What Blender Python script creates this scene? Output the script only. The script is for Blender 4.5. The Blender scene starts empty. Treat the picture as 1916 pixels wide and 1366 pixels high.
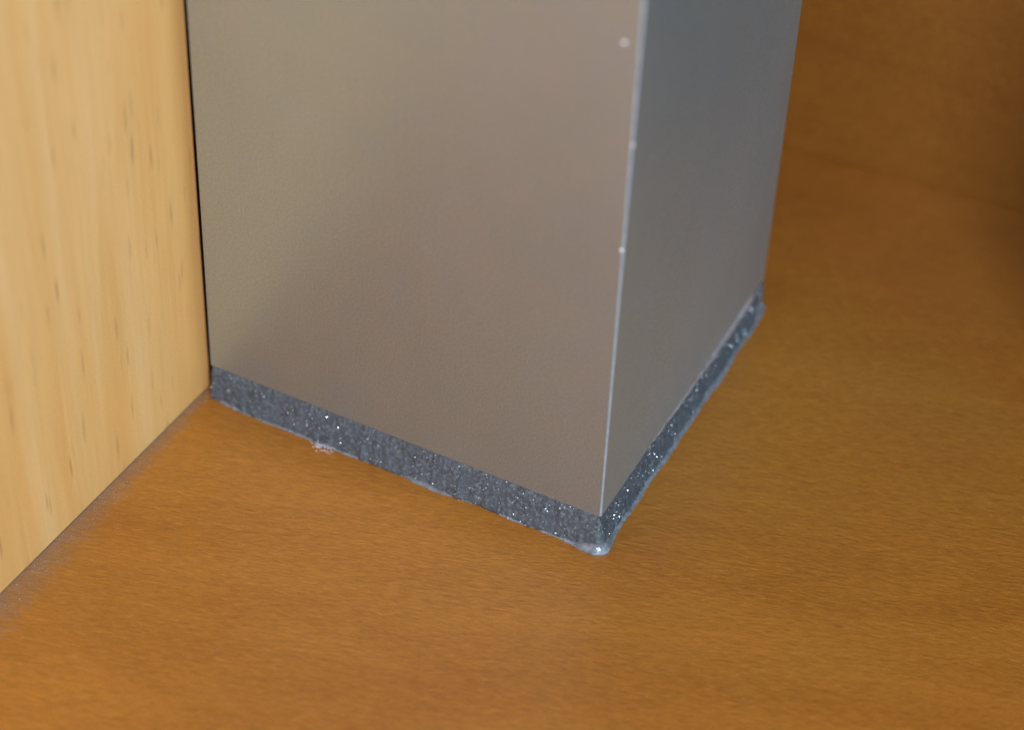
import bpy, bmesh, math, random
from mathutils import Vector, Matrix, noise

# ------------------------------------------------------------------ camera, world, lamps, exposure
sc = bpy.context.scene
col = sc.collection
MM = 0.001
CAM = Vector((0.06191039, -0.15020048, 0.16887663))
YAW, PITCH, ROLL, FPX = -0.44854776, 0.72995424, 0.04680446, 4434.935

cy, sy, cp, sp = math.cos(YAW), math.sin(YAW), math.cos(PITCH), math.sin(PITCH)
fwd = Vector((sy * cp, cy * cp, -sp))
rgt = Vector((cy, -sy, 0))
upv = rgt.cross(fwd)
r2 = rgt * math.cos(ROLL) + upv * math.sin(ROLL)
u2 = -rgt * math.sin(ROLL) + upv * math.cos(ROLL)
cam_data = bpy.data.cameras.new("camera")
cam = bpy.data.objects.new("camera", cam_data)
col.objects.link(cam)
m = Matrix((r2, u2, -fwd)).transposed().to_4x4()
m.translation = CAM
cam.matrix_world = m
cam_data.sensor_width = 36.0
cam_data.lens = FPX / 1916 * 36.0
cam_data.clip_start = 0.01
cam_data.clip_end = 20
cam_data.dof.use_dof = True
cam_data.dof.focus_distance = (Vector((-0.008, 0.0, 0.006)) - CAM).dot(fwd)
cam_data.dof.aperture_fstop = 16
sc.camera = cam

world = bpy.data.worlds.new("World")
sc.world = world
world.use_nodes = True
bg = world.node_tree.nodes["Background"]
bg.inputs[0].default_value = (0.80, 0.86, 1.0, 1)
bg.inputs[1].default_value = 0.03


def lamp(name, loc, target, power, color, sx, sy_, spread=180):
    d = bpy.data.lights.new(name, 'AREA')
    d.shape = 'RECTANGLE'
    d.size, d.size_y = sx, sy_
    d.energy, d.color = power, color
    d.spread = math.radians(spread)
    o = bpy.data.objects.new(name, d)
    col.objects.link(o)
    o.location = loc
    o.rotation_euler = (Vector(target) - Vector(loc)).to_track_quat('-Z', 'Y').to_euler()
    return o


# the room's window, low in front on the right; a dimmer bluish fill lamp added farther round to the right
lamp("window_light", (0.273, -0.405, 0.178), (0, 0, 0), 5.9, (0.79, 0.84, 1.0), 0.26, 0.26)
lamp("bluish_fill", (0.682, -0.12, 0.198), (0, 0, 0.01), 2.3, (0.10, 0.66, 1.0), 0.35, 0.35)

sc.view_settings.view_transform = 'Standard'
sc.view_settings.look = 'None'
sc.view_settings.gamma = 1
sc.view_settings.exposure = 0
random.seed(7)


# ------------------------------------------------------------------ helpers
def px_ray(x, y):
    return fwd * FPX + r2 * (x - 958) - u2 * (y - 683)


def floor_at(x, y, z=0.0):
    d = px_ray(x, y)
    return CAM + d * ((z - CAM.z) / d.z)


def front_at(x, y, yy=0.0):
    d = px_ray(x, y)
    return CAM + d * ((yy - CAM.y) / d.y)


def obj(name, bm, mat, parent=None, smooth=True):
    me = bpy.data.meshes.new(name)
    bm.to_mesh(me)
    bm.free()
    me.materials.append(mat)
    if smooth:
        for p in me.polygons:
            p.use_smooth = True
    o = bpy.data.objects.new(name, me)
    col.objects.link(o)
    if parent:
        o.parent = parent
    return o


def tag(o, label=None, cat=None, kind=None, group=None):
    if label: o['label'] = label
    if cat: o['category'] = cat
    if kind: o['kind'] = kind
    if group: o['group'] = group
    return o


def board(sx0, sx1, sy0, sy1, sz0, sz1, bev=0.0004, seg=3):
    bm = bmesh.new()
    v = [bm.verts.new((x, y, z)) for x in (sx0, sx1) for y in (sy0, sy1) for z in (sz0, sz1)]
    for f in ((0, 1, 3, 2), (4, 6, 7, 5), (0, 4, 5, 1), (2, 3, 7, 6), (0, 2, 6, 4), (1, 5, 7, 3)):
        bm.faces.new([v[i] for i in f])
    bmesh.ops.recalc_face_normals(bm, faces=bm.faces)
    if bev:
        bmesh.ops.bevel(bm, geom=bm.edges[:], offset=bev, segments=seg, affect='EDGES', profile=0.5)
    return bm


class NT:
    """small node-tree writer"""
    def __init__(self, name):
        self.mat = bpy.data.materials.new(name)
        self.mat.use_nodes = True
        self.t = self.mat.node_tree
        self.b = self.t.nodes["Principled BSDF"]

    def n(self, kind, **kw):
        nd = self.t.nodes.new(kind)
        for k, v in kw.items():
            setattr(nd, k, v)
        return nd

    def l(self, a, b):
        self.t.links.new(a, b)

    def coords(self, scale, rot=(0, 0, 0), src='Object'):
        tc = self.n('ShaderNodeTexCoord')
        mp = self.n('ShaderNodeMapping')
        mp.inputs['Scale'].default_value = scale
        first = tc.outputs[src]
        if any(rot):                       # turn first, stretch afterwards
            mr = self.n('ShaderNodeMapping')
            mr.inputs['Rotation'].default_value = rot
            self.l(first, mr.inputs['Vector'])
            first = mr.outputs[0]
        self.l(first, mp.inputs['Vector'])
        return mp.outputs[0]

    def noise(self, vec, scale=1, detail=3, rough=0.55, dist=0.0):
        nd = self.n('ShaderNodeTexNoise')
        nd.inputs['Scale'].default_value = scale
        nd.inputs['Detail'].default_value = detail
        nd.inputs['Roughness'].default_value = rough
        nd.inputs['Distortion'].default_value = dist
        self.l(vec, nd.inputs['Vector'])
        return nd.outputs['Fac']

    def ramp(self, fac, stops, interp='LINEAR'):
        nd = self.n('ShaderNodeValToRGB')
        cr = nd.color_ramp
        cr.interpolation = interp
        while len(cr.elements) < len(stops):
            cr.elements.new(0.5)
        for e, (p, c) in zip(cr.elements, stops):
            e.position = p
            e.color = c if len(c) == 4 else (*c, 1)
        self.l(fac, nd.inputs['Fac'])
        return nd.outputs['Color']

    def mix(self, fac, a, b, mode='MIX'):
        nd = self.n('ShaderNodeMix', data_type='RGBA', blend_type=mode)
        for s, v in ((nd.inputs[0], fac), (nd.inputs[6], a), (nd.inputs[7], b)):
            if hasattr(v, 'links'):
                self.l(v, s)
            elif isinstance(v, (int, float)):
                s.default_value = v
            else:
                s.default_value = (*v, 1)
        return nd.outputs[2]

    def math(self, op, a, b=0.0, c=None, clamp=False):
        nd = self.n('ShaderNodeMath', operation=op, use_clamp=clamp)
        for s, v in zip(nd.inputs, (a, b, c)):
            if v is None: continue
            if hasattr(v, 'links'):
                self.l(v, s)
            else:
                s.default_value = v
        return nd.outputs[0]

    def bump(self, height, strength, dist):
        nd = self.n('ShaderNodeBump')
        nd.inputs['Strength'].default_value = strength
        nd.inputs['Distance'].default_value = dist
        self.l(height, nd.inputs['Height'])
        self.l(nd.outputs[0], self.b.inputs['Normal'])

    def set(self, **kw):
        for k, v in kw.items():
            s = self.b.inputs[k.replace('_', ' ')]
            if hasattr(v, 'links'):
                self.l(v, s)
            elif isinstance(v, tuple):
                s.default_value = (*v, 1)
            else:
                s.default_value = v


_a, _b = floor_at(900, 1200), floor_at(1100, 1232)      # direction of the table's grain
GR = -math.atan2(_b.y - _a.y, _b.x - _a.x)


def g(v):
    return (v, v, v)


# ------------------------------------------------------------------ materials
def stained_wood(name, tint, dust_line=None):
    k = NT(name)
    warp = k.coords((1000, 1000, 1000))
    # short wavy flecks along the grain (x), the long soft figure below them
    fine = k.noise(k.coords((720, 3000, 3000), (0, 0, GR)), 1, 3, 0.6, 0.6)
    fleck = k.noise(k.coords((520, 2100, 2100), (0, 0, GR)), 1, 2, 0.5, 1.2)
    soft = k.noise(k.coords((22, 90, 90), (0, 0, GR)), 1, 4, 0.6, 1.0)
    blot = k.noise(k.coords((60, 60, 60)), 1, 3, 0.6)
    base = k.ramp(soft, [(0.30, (0.300, 0.118, 0.021)), (0.52, (0.345, 0.145, 0.027)), (0.72, (0.385, 0.165, 0.031))])
    base = k.mix(k.math('MULTIPLY', k.ramp(blot, [(0.35, g(0)), (0.7, g(1))]), 0.25), base, (0.315, 0.160, 0.036))
    base = k.mix(0.36, base, k.ramp(fine, [(0.30, g(0.36)), (0.5, g(0.5)), (0.72, g(0.64))]), 'OVERLAY')
    base = k.mix(0.28, base, k.ramp(fleck, [(0.34, g(0.38)), (0.5, g(0.5)), (0.66, g(0.62))]), 'OVERLAY')
    chip = k.noise(k.coords((820, 3300, 3300), (0, 0, GR)), 1, 2, 0.6, 0.4)
    base = k.mix(k.math('MULTIPLY', k.ramp(chip, [(0.57, g(0)), (0.70, g(1))]), 0.30), base, (0.50, 0.25, 0.085))
    base = k.mix(k.math('MULTIPLY', k.ramp(chip, [(0.30, g(1)), (0.42, g(0))]), 0.25), base, (0.17, 0.062, 0.012))
    grain = k.noise(k.coords((5200, 5200, 5200)), 1, 2, 0.7)
    base = k.mix(0.35, base, k.ramp(grain, [(0.25, g(0.35)), (0.75, g(0.65))]), 'OVERLAY')
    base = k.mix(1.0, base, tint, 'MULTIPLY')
    rough = k.math('ADD', k.math('MULTIPLY', fine, 0.12), 0.30)
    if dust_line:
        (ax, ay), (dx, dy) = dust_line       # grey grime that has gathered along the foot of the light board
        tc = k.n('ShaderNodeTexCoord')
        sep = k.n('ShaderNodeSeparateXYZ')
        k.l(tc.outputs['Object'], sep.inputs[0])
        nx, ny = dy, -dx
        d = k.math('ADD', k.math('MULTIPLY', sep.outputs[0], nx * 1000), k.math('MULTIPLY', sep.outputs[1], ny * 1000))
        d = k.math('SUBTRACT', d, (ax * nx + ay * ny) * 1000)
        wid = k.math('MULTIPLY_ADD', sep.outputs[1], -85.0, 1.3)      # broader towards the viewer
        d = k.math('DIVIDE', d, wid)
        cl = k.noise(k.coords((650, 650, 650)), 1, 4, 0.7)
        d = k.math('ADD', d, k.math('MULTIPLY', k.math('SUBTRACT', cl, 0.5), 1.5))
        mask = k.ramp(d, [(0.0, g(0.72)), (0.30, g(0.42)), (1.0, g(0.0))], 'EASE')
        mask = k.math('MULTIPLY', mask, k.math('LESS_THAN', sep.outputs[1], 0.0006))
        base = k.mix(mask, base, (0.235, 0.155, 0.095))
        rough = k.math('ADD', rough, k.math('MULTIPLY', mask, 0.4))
    k.set(Base_Color=base, Roughness=rough)
    k.b.inputs['Specular IOR Level'].default_value = 0.42
    k.b.inputs['Coat Weight'].default_value = 0.12
    k.b.inputs['Coat Roughness'].default_value = 0.25
    k.bump(k.math('ADD', fine, k.math('MULTIPLY', fleck, 0.7)), 0.35, 0.00012)
    return k.mat


def beech():
    k = NT("pale_beech")
    wv = k.noise(k.coords((40, 40, 14)), 1, 2, 0.5)
    off = k.n('ShaderNodeCombineXYZ')
    k.l(k.math('MULTIPLY', wv, 0.9), off.inputs[1])
    add = k.n('ShaderNodeVectorMath', operation='ADD')
    k.l(k.coords((150, 150, 9)), add.inputs[0])
    k.l(off.outputs[0], add.inputs[1])
    band = k.noise(add.outputs[0], 1, 3, 0.55, 0.5)
    base = k.ramp(band, [(0.28, (0.455, 0.215, 0.058)), (0.45, (0.475, 0.238, 0.070)), (0.58, (0.490, 0.264, 0.087)), (0.72, (0.505, 0.295, 0.115))])
    streak = k.noise(k.coords((1500, 1500, 60)), 1, 3, 0.6, 0.3)
    base = k.mix(0.28, base, k.ramp(streak, [(0.3, g(0.42)), (0.7, g(0.58))]), 'OVERLAY')
    # the brown spindle-shaped ray flecks of beech
    jig = k.noise(k.coords((300, 300, 120)), 1, 2, 0.5)
    v = k.n('ShaderNodeTexVoronoi', feature='F1')
    v.inputs['Scale'].default_value = 1
    v.inputs['Randomness'].default_value = 1.0
    comb = k.n('ShaderNodeVectorMath', operation='ADD')
    jc = k.n('ShaderNodeCombineXYZ')
    k.l(k.math('MULTIPLY', jig, 0.5), jc.inputs[1])
    k.l(k.coords((0, 1050, 135)), comb.inputs[0])
    k.l(jc.outputs[0], comb.inputs[1])
    k.l(comb.outputs[0], v.inputs['Vector'])
    sepc = k.n('ShaderNodeSeparateColor')
    k.l(v.outputs['Color'], sepc.inputs[0])
    width = k.math('MULTIPLY_ADD', sepc.outputs[1], 0.16, 0.20)
    near = k.math('SUBTRACT', 1.0, k.math('DIVIDE', v.outputs['Distance'], width), clamp=True)
    fl = k.math('MULTIPLY', k.ramp(near, [(0.0, g(0)), (0.7, g(1))], 'EASE'), k.math('MULTIPLY', k.math('GREATER_THAN', sepc.outputs[0], 0.12), k.math('MULTIPLY_ADD', sepc.outputs[2], 0.46, 0.16)))
    base = k.mix(fl, base, (0.250, 0.125, 0.045))
    grain = k.noise(k.coords((4300, 4300, 3300)), 1, 2, 0.7)
    base = k.mix(0.3, base, k.ramp(grain, [(0.25, g(0.40)), (0.75, g(0.60))]), 'OVERLAY')
    k.set(Base_Color=base, Roughness=0.42)
    k.b.inputs['Specular IOR Level'].default_value = 0.4
    k.bump(k.math('SUBTRACT', streak, k.math('MULTIPLY', fl, 0.6)), 0.25, 0.00008)
    return k.mat


def anodised():
    k = NT("anodised_aluminium")
    sp = k.noise(k.coords((4600, 4600, 4600)), 1, 2, 0.85)
    brush = k.noise(k.coords((2600, 2600, 40)), 1, 3, 0.6)
    cloud = k.noise(k.coords((55, 55, 40)), 1, 3, 0.6)
    base = k.ramp(cloud, [(0.3, (0.400, 0.446, 0.432)), (0.7, (0.435, 0.477, 0.462))])
    hue = k.noise(k.coords((190, 190, 190)), 1, 2, 0.6)
    base = k.mix(0.5, base, k.ramp(hue, [(0.36, (0.525, 0.50, 0.485)), (0.5, (0.5, 0.505, 0.49)), (0.64, (0.49, 0.50, 0.525))]), 'OVERLAY')
    base = k.mix(0.55, base, k.ramp(sp, [(0.30, g(0.34)), (0.70, g(0.66))]), 'OVERLAY')
    base = k.mix(0.06, base, k.ramp(brush, [(0.3, g(0.42)), (0.7, g(0.58))]), 'OVERLAY')
    k.set(Base_Color=base, Metallic=0.9, Roughness=k.math('MULTIPLY_ADD', sp, 0.02, 0.42))
    return k.mat


def foam():
    k = NT("dusty_grey_foam")
    a = k.noise(k.coords((2600, 2600, 2600)), 1, 4, 0.7)
    b = k.noise(k.coords((500, 500, 500)), 1, 3, 0.6)
    base = k.ramp(a, [(0.30, (0.016, 0.018, 0.019)), (0.52, (0.038, 0.044, 0.048)), (0.74, (0.14, 0.152, 0.155))])
    base = k.mix(k.math('MULTIPLY', k.ramp(b, [(0.35, g(0)), (0.65, g(1))]), 0.6), base, (0.050, 0.060, 0.068))
    k.set(Base_Color=base, Roughness=0.6)
    k.bump(a, 0.7, 0.0002)
    return k.mat


def sealant():
    k = NT("clear_sealant")
    a = k.noise(k.coords((1500, 1500, 1500)), 1, 3, 0.6)
    k.set(Base_Color=k.ramp(a, [(0.3, (0.30, 0.32, 0.34)), (0.7, (0.62, 0.66, 0.70))]), Roughness=0.12)
    k.b.inputs['Transmission Weight'].default_value = 0.72
    k.b.inputs['IOR'].default_value = 1.41
    k.bump(a, 0.4, 0.00015)
    return k.mat


def plain(name, c, rough=0.6, metallic=0.0):
    k = NT(name)
    s = k.noise(k.coords((1500, 1500, 1500)), 1, 2, 0.6)
    k.set(Base_Color=k.mix(s, tuple(0.75 * x for x in c), c), Roughness=rough, Metallic=metallic)
    return k.mat


# foot line of the pale board: from the photograph's two points on the table
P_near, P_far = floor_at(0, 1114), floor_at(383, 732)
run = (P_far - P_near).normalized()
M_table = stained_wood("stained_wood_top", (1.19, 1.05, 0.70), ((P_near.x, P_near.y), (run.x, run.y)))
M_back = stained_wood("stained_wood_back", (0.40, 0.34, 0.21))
M_beech = beech()
M_metal = anodised()
M_edge = plain("bare_edge_highlight", (0.37, 0.43, 0.45), 0.42, 0.35)  # edge colour carries the corner highlight, broken up by noise
_k = M_edge.node_tree.nodes
for _n in _k:
    if _n.type == 'TEX_NOISE':
        _n.inputs['Scale'].default_value = 0.45
        _n.inputs['Detail'].default_value = 5
    if _n.type == 'MIX':
        _n.inputs[6].default_value = (0.12, 0.14, 0.15, 1)
M_foam = foam()
M_seal = sealant()
M_flake = plain("glitter_flake", (0.75, 0.80, 0.85), 0.18, 0.6)
M_dust = plain("grey_dust", (0.38, 0.28, 0.20), 0.9)
M_lint = plain("pale_lint", (0.75, 0.68, 0.66), 0.8)

# ------------------------------------------------------------------ setting: table top, back board
tt = obj("table_top", board(-0.45, 0.45, -0.32, 0.12, -0.025, 0.0, 0.0008), M_table)
tag(tt, kind='structure')

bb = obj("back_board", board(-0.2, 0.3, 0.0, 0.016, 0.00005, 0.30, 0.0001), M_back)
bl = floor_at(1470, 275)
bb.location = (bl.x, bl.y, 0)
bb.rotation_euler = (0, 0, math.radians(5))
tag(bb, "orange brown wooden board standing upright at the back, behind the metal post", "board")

# pale board on the left: its right face carries the foot line
pb = board(-0.018, 0.0, -0.26, 0.0016, 0.00012, 0.24, 0)
bmesh.ops.bevel(pb, geom=[e for e in pb.edges if abs(e.verts[0].co.z - e.verts[1].co.z) > 0.1], offset=0.0008, segments=5, affect='EDGES', profile=0.5)
po = obj("beech_board", pb, M_beech)
po.data.set_sharp_from_angle(angle=math.radians(40))
po.location = (P_far.x - 0.00005, P_far.y, 0)
po.rotation_euler = (0, 0, math.atan2(-run.x, run.y))
tag(po, "pale yellow beech board with short brown grain flecks, standing upright left of the metal post", "board")

# board of the same stained wood, added out of view to shade the far corner
sb = obj("shade_board", board(0.0, 0.016, 0.034, 0.105, 0.0003, 0.13, 0.0006), M_back)
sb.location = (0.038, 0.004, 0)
tag(sb, "orange brown wooden board, added unseen at the right to shade the far corner", "board")

# ------------------------------------------------------------------ metal post
H0 = 0.0043
root = bpy.data.objects.new("metal_post", None)
col.objects.link(root)
tag(root, "square grey metal post standing on a dark dusty pad against the pale board", "post")

bm = bmesh.new()
TOP = 0.20
foot = [(-0.045, 0.0), (0.0, 0.0), (-0.0004, 0.0418), (-0.0424, 0.0418)]
lo = [bm.verts.new((x, y, H0)) for x, y in foot]
hi = [bm.verts.new((x, y, TOP)) for x, y in foot]
bm.faces.new(lo[::-1]); bm.faces.new(hi)
up_edges = []
for i in range(4):
    j = (i + 1) % 4
    bm.faces.new((lo[i], lo[j], hi[j], hi[i]))
bmesh.ops.recalc_face_normals(bm, faces=bm.faces)
vert_e = [e for e in bm.edges if abs(e.verts[0].co.z - e.verts[1].co.z) > 0.1]
bmesh.ops.bevel(bm, geom=vert_e, offset=0.00026, segments=5, affect='EDGES', profile=0.5)
rim = [e for e in bm.edges if abs(e.verts[0].co.z - e.verts[1].co.z) < 1e-6 and len(e.link_faces) == 2 and abs(e.link_faces[0].normal.z - e.link_faces[1].normal.z) > 0.5]
bmesh.ops.bevel(bm, geom=rim, offset=0.00012, segments=2, affect='EDGES', profile=0.5)
shaft = obj("shaft", bm, M_metal, root)
shaft.data.materials.append(M_edge)
for p in shaft.data.polygons:           # bare metal on the rounded corner, coloured apart to paint in its highlight
    if abs(p.normal.z) < 0.1 and max(abs(p.normal.x), abs(p.normal.y)) < 0.985:
        p.material_index = 1
shaft.data.set_sharp_from_angle(angle=math.radians(30))

# path round the visible foot: front edge left to right, corner, right edge to the back
X0, Y1 = -0.0449, 0.0423
RC = 0.0003
LEN1 = -X0 - RC
ARC = RC * math.pi / 2
LEN2 = Y1 - RC


def path(s):
    if s < LEN1:
        return Vector((X0 + s, 0, 0)), Vector((0, -1, 0))
    s -= LEN1
    if s < ARC:
        a = s / RC
        n = Vector((math.sin(a), -math.cos(a), 0))
        return Vector((-RC, RC, 0)) + n * RC, n
    s -= ARC
    return Vector((-0.0004 * s / LEN2, RC + s, 0)), Vector((1, 0, 0))


TOTAL = LEN1 + ARC + LEN2


def samples(step, arc_n):
    out = []
    n1 = int(LEN1 / step)
    out += [LEN1 * i / n1 for i in range(n1)]
    out += [LEN1 + ARC * i / arc_n for i in range(arc_n)]
    n2 = int(LEN2 / step)
    out += [LEN1 + ARC + LEN2 * i / n2 for i in range(n2 + 1)]
    return out


def nz(x, y, z, sc_):
    return noise.noise(Vector((x, y, z)) * sc_)


def sweep(prof, step, arc_n, s0=0, s1=1e9, amp=0.0, amp_scale=3500, wav=None, depth=0.0015):
    """prof: list of (outward offset, z); closed to the inside so the strip has a body"""
    bm = bmesh.new()
    rows = []
    ss = [s for s in samples(step, arc_n) if s0 <= s <= s1]
    full = [(-depth, prof[0][1])] + prof + [(-depth, prof[-1][1])]
    for s in ss:
        P, N = path(s)
        row = []
        for k, (o, z) in enumerate(full):
            inner = k == 0 or k == len(full) - 1
            oo, zz = o, z
            if not inner:
                if wav:
                    oo, zz = wav(s, o, z)
                q = P + N * oo + Vector((0, 0, zz))
                d = nz(q.x, q.y, q.z, amp_scale) * amp + nz(q.x, q.y, q.z, amp_scale * 0.35) * amp
                q = q + N * d
            else:
                q = P + N * oo + Vector((0, 0, zz))
            row.append(bm.verts.new(q))
        rows.append(row)
    for a, b in zip(rows, rows[1:]):
        for i in range(len(a) - 1):
            bm.faces.new((a[i], b[i], b[i + 1], a[i + 1]))
    bm.faces.new(rows[0])
    bm.faces.new(rows[-1][::-1])
    bmesh.ops.recalc_face_normals(bm, faces=bm.faces)
    return bm


# foam pad: tucked in under the metal, swelling outward to the table
PZ = [1.0, 0.97, 0.90, 0.82, 0.73, 0.64, 0.55, 0.46, 0.37, 0.28, 0.2, 0.12, 0.06, 0.0]
PO = [-0.75, -0.45, -0.20, -0.04, 0.05, 0.13, 0.20, 0.28, 0.36, 0.45, 0.53, 0.62, 0.69, 0.70]


def pad_wave(s, o, z):
    t = 1 - z / H0
    if s > LEN1 + ARC + 0.001:
        o -= 0.00026 * t
        o -= 0.0005 * t * max(0, 1 - (TOTAL - s) / 0.004)
    w = nz(s, 0.3, 0.7, 260) * 0.00020 + nz(s, 0.9, 0.1, 900) * 0.00010
    w += nz(s, 5.1, 0.4, 2600) * 0.00007
    t *= min(1.0, 0.35 + s / 0.006)
    return o - (0.0003 * max(0, 1 - s / 0.005)) * (1 - z / H0) + w * t, z


pad = obj("foam_pad", sweep([(o * MM, z * H0) for o, z in zip(PO, PZ)], 0.00013, 10, amp=0.00007, amp_scale=3600, wav=pad_wave, depth=0.02), M_foam, root)

# clear sealant squeezed out along the foot of the pad, gathered in a drop at the corner
SC = LEN1 + ARC / 2


def film_wave(s, o, z):
    w = -0.00020 + 0.00034 * nz(s, 1.3, 0.2, 170) + 0.00010 * nz(s, 2.3, 0.2, 800) + 0.00005 * nz(s, 4.3, 0.2, 2200)
    drop = math.exp(-((s - SC) / 0.0016) ** 2)
    left = 1.0 if s < SC else 1.0
    lift = 1 + 1.9 * drop + 0.25 * nz(s, 3.1, 0.6, 600)
    end = min(1.0, max(0.0, s / 0.006)) * min(1.0, max(0.0, 0.1 + (TOTAL - s) / 0.004))
    return o * (0.55 + 0.45 * end) + (w + 0.00018 * drop) * (1 if o > 0.0003 else 0.3), z * lift


FO = [0.30, 0.60, 0.76, 0.86, 0.94, 0.99, 0.98]
FZ = [0.42, 0.34, 0.27, 0.20, 0.13, 0.06, 0.0]
film = obj("sealant_edge", sweep([(o * MM, z * MM) for o, z in zip(FO, FZ)], 0.00014, 14, amp=0.00003, amp_scale=2200, wav=film_wave, depth=0.0001), M_seal, root)

# thin bead of sealant under the metal on the right-hand side
def bead_wave(s, o, z):
    w = 0.00009 * nz(s, 7.3, 0.2, 420)
    fade = min(1, (s - LEN1 - 0.013) / 0.015) * min(1, (TOTAL - 0.002 - s) / 0.003)
    return o + w - 0.00035 * (1 - max(0, fade)), z


bead = obj("sealant_bead", sweep([(o * MM, z * MM) for o, z in ((-0.30, 4.28), (0.10, 4.20), (0.22, 4.0), (0.20, 3.75), (0.05, 3.55), (-0.1, 3.5))], 0.00016, 4, s0=LEN1 + 0.013, s1=TOTAL - 0.002, amp=0.00003, wav=bead_wave, depth=0.0006), M_seal, root)

# glitter: tiny flakes standing out of the pad
bm = bmesh.new()
for i in range(1350):
    s = random.random() * TOTAL
    if nz(s, 3.3, 8.8, 380) + 0.5 * nz(s, 1.3, 2.8, 1500) < random.uniform(-0.42, 0.42): continue
    kf = min(1.0, max(0.0, random.betavariate(1.3, 1.2)))
    z = kf * 0.96
    o = None
    for a in range(len(PZ) - 1):
        if PZ[a] >= z >= PZ[a + 1]:
            t = (PZ[a] - z) / (PZ[a] - PZ[a + 1])
            o = PO[a] + (PO[a + 1] - PO[a]) * t
    P, N = path(s)
    oo, zz = pad_wave(s, o * MM, z * H0)
    c = P + N * (oo + 0.00005) + Vector((0, 0, zz))
    r = random.choice((0.00003, 0.00004, 0.00005, 0.00006, 0.00009)) * (1.5 if random.random() < 0.03 else 1)
    ax = (N * random.uniform(0.3, 1) + Vector((random.uniform(-1, 1), random.uniform(-1, 1), random.uniform(-0.6, 1)))).normalized()
    e1 = ax.orthogonal().normalized()
    e2 = ax.cross(e1)
    vs = [bm.verts.new(c + (e1 * math.cos(t) + e2 * math.sin(t)) * r * random.uniform(0.7, 1.2)) for t in (0, 1.3, 2.6, 3.9, 5.1)]
    apex = bm.verts.new(c + ax * r * 0.5)
    back = bm.verts.new(c - ax * r * 0.5)
    for a in range(5):
        bm.faces.new((vs[a], vs[(a + 1) % 5], apex))
        bm.faces.new((vs[(a + 1) % 5], vs[a], back))
fl = obj("glitter_flakes", bm, M_flake, pad, smooth=False)
tag(fl, kind='stuff')


# ------------------------------------------------------------------ dust and lint
def crumb(bm, c, r, flat=0.6):
    q = bmesh.ops.create_icosphere(bm, subdivisions=1, radius=1)
    a = random.random() * 6.28
    for v in q['verts']:
        d = v.co * random.uniform(0.65, 1.25)
        v.co = c + Vector(((d.x * math.cos(a) - d.y * math.sin(a) * 0.6) * r, (d.x * math.sin(a) + d.y * math.cos(a) * 0.6) * r, d.z * r * flat))


nrm = Vector((-run.y, run.x, 0)) * -1
if nrm.x < 0: nrm = -nrm
bm = bmesh.new()
L = (P_far - P_near).length
for i in range(1600):
    t = random.uniform(-0.12, 1.0)
    wid = 0.0007 + 0.0024 * (1 - t)
    if noise.noise(Vector((t * 40, 0.5, 0.2))) + 0.5 * noise.noise(Vector((t * 150, 0.5, 0.2))) < random.uniform(-0.5, 0.5): continue
    d = abs(random.gauss(0, 0.6)) * wid + 0.00006
    r = random.uniform(0.00002, 0.00006)
    if random.random() < 0.03: r *= 1.8
    p = P_near + run * (t * L) + nrm * d
    crumb(bm, Vector((p.x, p.y, r * 0.3)), r)
du = obj("dust", bm, M_dust)
tag(du, kind='stuff')

bm = bmesh.new()
for i in range(130):
    x, y = random.uniform(-30, 1940), random.uniform(450, 1390)
    p = floor_at(x, y)
    if p.x < 0.003 and p.y > -0.002: continue
    if p.x < -0.044: continue
    r = random.uniform(0.00003, 0.00008)
    crumb(bm, Vector((p.x, p.y, r * 0.2)), r, 0.4)
sd = obj("scattered_dust", bm, M_dust)
tag(sd, kind='stuff')


def fibre(bm, pts, r):
    prev = None
    for i, p in enumerate(pts):
        t = (pts[min(i + 1, len(pts) - 1)] - pts[max(i - 1, 0)]).normalized()
        e1 = t.orthogonal().normalized(); e2 = t.cross(e1)
        ring = [bm.verts.new(p + (e1 * math.cos(a) + e2 * math.sin(a)) * r) for a in (0, 2.1, 4.2)]
        if prev:
            for a in range(3):
                bm.faces.new((prev[a], prev[(a + 1) % 3], ring[(a + 1) % 3], ring[a]))
        prev = ring


bm = bmesh.new()
base = floor_at(600, 838)
for i in range(22):
    p = base + Vector((random.gauss(0.0002, 0.0005), random.gauss(0.0001, 0.00022), 0.0001))
    a = random.random() * 6.28
    pts = []
    for j in range(7):
        pts.append(p.copy())
        a += random.uniform(-0.8, 0.8)
        p = p + Vector((math.cos(a) * 0.00014, math.sin(a) * 0.00010, random.uniform(-0.00006, 0.0001)))
        p.z = max(p.z, 0.00004)
    fibre(bm, pts, 0.00003)
for i in range(8):
    crumb(bm, base + Vector((random.gauss(0, 0.0005), random.gauss(0, 0.0002), 0.00008)), random.uniform(0.00006, 0.00012))
lt = obj("lint_tuft", bm, M_lint)
tag(lt, "small whitish tuft of lint on the table at the foot of the dark pad's front", "lint")


def speck(name, c, r, label):
    bm = bmesh.new()
    for i in range(4):
        crumb(bm, c + Vector((random.gauss(0, r * 0.4), random.gauss(0, r * 0.1), random.gauss(0, r * 0.4))), r * random.uniform(0.5, 0.9), 1.0)
    return tag(obj(name, bm, M_lint), label, "dust speck")


speck("dust_speck", front_at(1168, 78, -0.00005), 0.00016, "pale round dust speck stuck high on the front face of the metal post")
speck("dust_speck", front_at(1164, 467, -0.00004), 0.00022, "whitish crumb on the bright corner edge of the metal post, halfway up")
speck("dust_speck", front_at(1184, 270, 0.00002), 0.00014, "tiny bright speck on the corner edge of the post, above the larger crumb")
